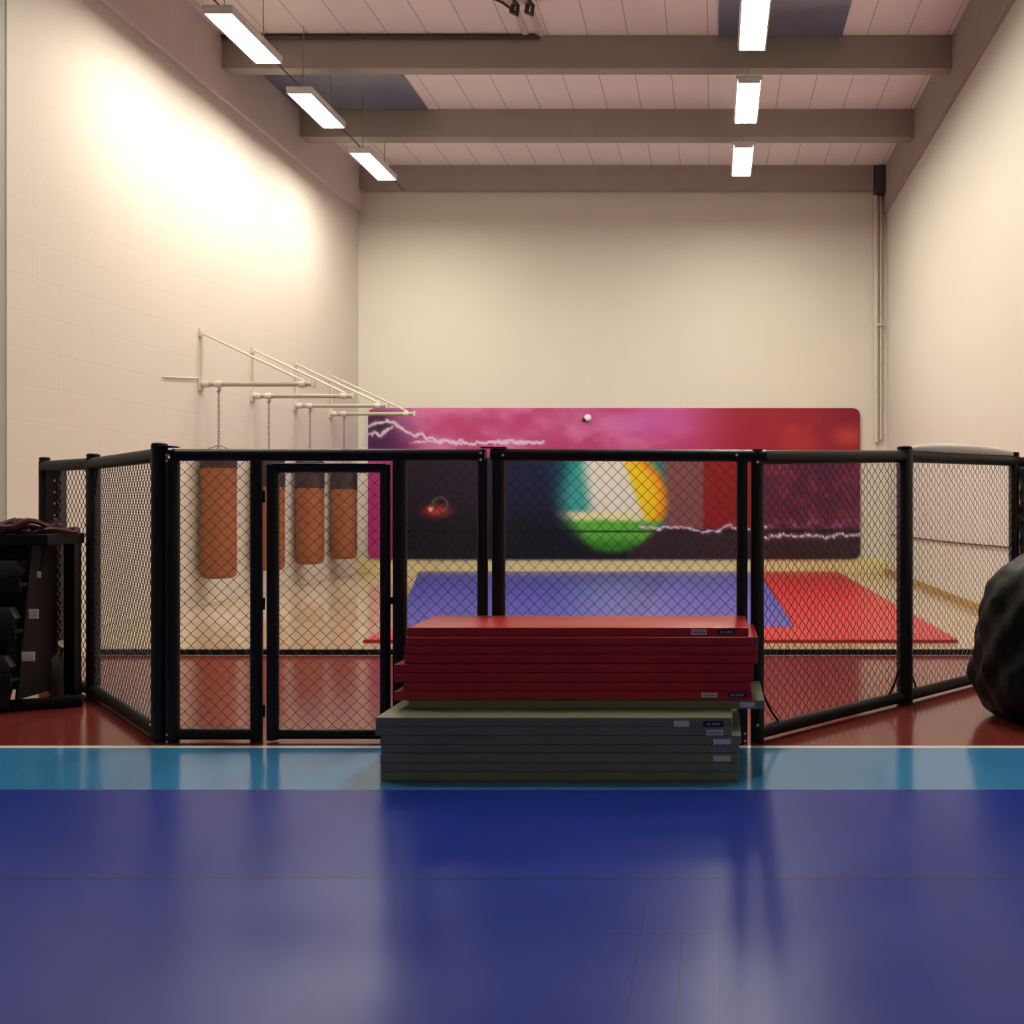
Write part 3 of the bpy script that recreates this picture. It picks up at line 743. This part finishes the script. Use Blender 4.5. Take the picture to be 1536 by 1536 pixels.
# dumbbells
def hexhead(x, y0, y1, z, r):
    mb = MB(); vs = []
    for y, q in ((y0, .8), (y0 + .012, 1), (y1 - .012, 1), (y1, .8)):
        for k in range(6):
            a = math.pi / 3 * k
            vs.append((x + r * q * math.cos(a), y, z + r * q * math.sin(a)))
    fs = [[i * 6 + k, i * 6 + (k + 1) % 6, (i + 1) * 6 + (k + 1) % 6, (i + 1) * 6 + k] for i in range(3) for k in range(6)]
    fs += [list(range(6))[::-1], list(range(18, 24))]
    return mb.add(vs, fs)
tier = ('upper', 'middle', 'lower')
first = None
for j, (zz, yy) in enumerate(SH):
    for i in range(6):
        x = RX1 - .215 - i * .192; zc = zz + .084
        if i > 4: continue
        lab = f'black hexagonal dumbbell on the {tier[j]} shelf of the rack'
        if first is None:
            t = thing('dumbbell', lab, 'dumbbell', (x, yy, zc), f'dumbbells on the {tier[j]} shelf')
            obj('head', hexhead(x, yy - .15, yy - .06, zc, .094), M['rubber'], t)
            obj('head', hexhead(x, yy + .06, yy + .15, zc, .094), M['rubber'], t)
            obj('handle', MB().tube([(x, yy - .07, zc), (x, yy + .07, zc)], .016, 10), M['chain'], t)
            first = t
        else:
            t = copy_tree(first); t.location = (x, yy, zc); t['label'] = lab; t['group'] = f'dumbbells on the {tier[j]} shelf'
# maroon bands heaped on the tray
rb = random.Random(3)
for i in range(9):
    cx = -5.18 - i * .075 + rb.uniform(-.02, .02); cy = 7.60 + rb.uniform(-.08, .08); lay = (i * 2) % 3
    pts = []
    a0 = rb.uniform(0, 3.1); rx, ry = rb.uniform(.13, .18), rb.uniform(.035, .06)
    for q in range(22):
        a = 2 * math.pi * q / 22
        lx, ly = rx * math.cos(a), ry * math.sin(a) * (1 + .5 * math.sin(2 * a))
        ca, sa = math.cos(a0 * .35), math.sin(a0 * .35)
        pts.append((cx + lx * ca - ly * sa, cy + lx * sa + ly * ca, 1.366 + .030 * lay + (.014 + .012 * (lay == 2)) * math.sin(3 * a + i)))
    o = obj('resistance_band', MB().tube(pts, .021, 6, closed=True), M['maroon'], None, (cx, cy, 1.35))
    tag(o, 'maroon rubber loop in the heap on top of the black rack', 'resistance band', 'bands heaped on the rack')
# crumpled bag behind the rack's leg
cb = thing('plastic_bag', 'crumpled grey green plastic bag on the floor behind the dumbbell rack', 'bag', (-5.36, 7.96, 0))
wob = lambda a, zz: 1 + .10 * math.sin(5 * a + zz * 20) + .06 * math.sin(9 * a - zz * 31)
obj('bag_body', MB().lathe(-5.36, 7.96, [(.05, .0), (.085, .01), (.10, .08), (.095, .2), (.07, .30), (.03, .36)], 40, wob), M['polybag'], cb)
obj('knot', MB().tube([(-5.36, 7.96, .35), (-5.35, 7.95, .40), (-5.33, 7.94, .43)], [.02, .025, .05], 8), M['polybag'], cb)

# ------------------------------------------------------------------ black sack at the right edge
SX, SY = 2.47, 7.15
def swob(a, zz):
    return 1 + .030 * math.sin(5 * a + 4 * zz) + .030 * math.sin(11 * a - 13 * zz) + .025 * math.sin(17 * a + 13 * zz)
sk = thing('rubbish_sack', 'big full black plastic sack on the red floor at right', 'sack', (SX, SY, 0))
prof = [(.25, 0), (.36, .012), (.44, .07), (.51, .17), (.545, .28), (.54, .40), (.52, .52), (.505, .64), (.49, .75), (.46, .88), (.41, 1.0), (.33, 1.10), (.22, 1.18), (.12, 1.24), (.07, 1.30)]
prof2 = []
for i in range(len(prof) - 1):
    for q in range(3):
        t_ = q / 3; prof2.append((prof[i][0] + (prof[i + 1][0] - prof[i][0]) * t_, prof[i][1] + (prof[i + 1][1] - prof[i][1]) * t_))
prof2.append(prof[-1])
obj('sack_body', MB().lathe(SX, SY, prof2, 72, swob), M['sack'], sk)
obj('tie', MB().tube([(SX + .075 * math.cos(a * math.pi / 6), SY + .075 * math.sin(a * math.pi / 6), 1.30) for a in range(12)], .012, 6, closed=True), M['rubber'], sk)
obj('tied_end', MB().lathe(SX, SY, [(.07, 1.29), (.065, 1.32), (.12, 1.40), (.15, 1.46), (.14, 1.465)], 40, lambda a, zz: 1 + .3 * math.sin(6 * a) * max(0, (zz - 1.3) / .16)), M['sack'], sk)

# ------------------------------------------------------------------ camera, world, view
cam = bpy.data.cameras.new('camera'); co = bpy.data.objects.new('camera', cam); COL.objects.link(co)
co.location = (0, 0, H); co.rotation_euler = (math.pi / 2, 0, 0)
cam.sensor_width = 36; cam.lens = 36 * F / 1536
cam.shift_x = -(VX - 768) / 1536; cam.shift_y = -(768 - VY) / 1536
cam.clip_start = .05; cam.clip_end = 100
sc.camera = co
w = bpy.data.worlds.new('world'); w.use_nodes = True; sc.world = w
w.node_tree.nodes['Background'].inputs[0].default_value = (.9, .85, .8, 1)
w.node_tree.nodes['Background'].inputs[1].default_value = .05
sc.view_settings.view_transform = 'Standard'; sc.view_settings.look = 'None'
sc.view_settings.gamma = 1; sc.view_settings.exposure = 0.12
sc.cycles.max_bounces = 8; sc.cycles.diffuse_bounces = 5; sc.cycles.glossy_bounces = 4
sc.cycles.use_denoising = True
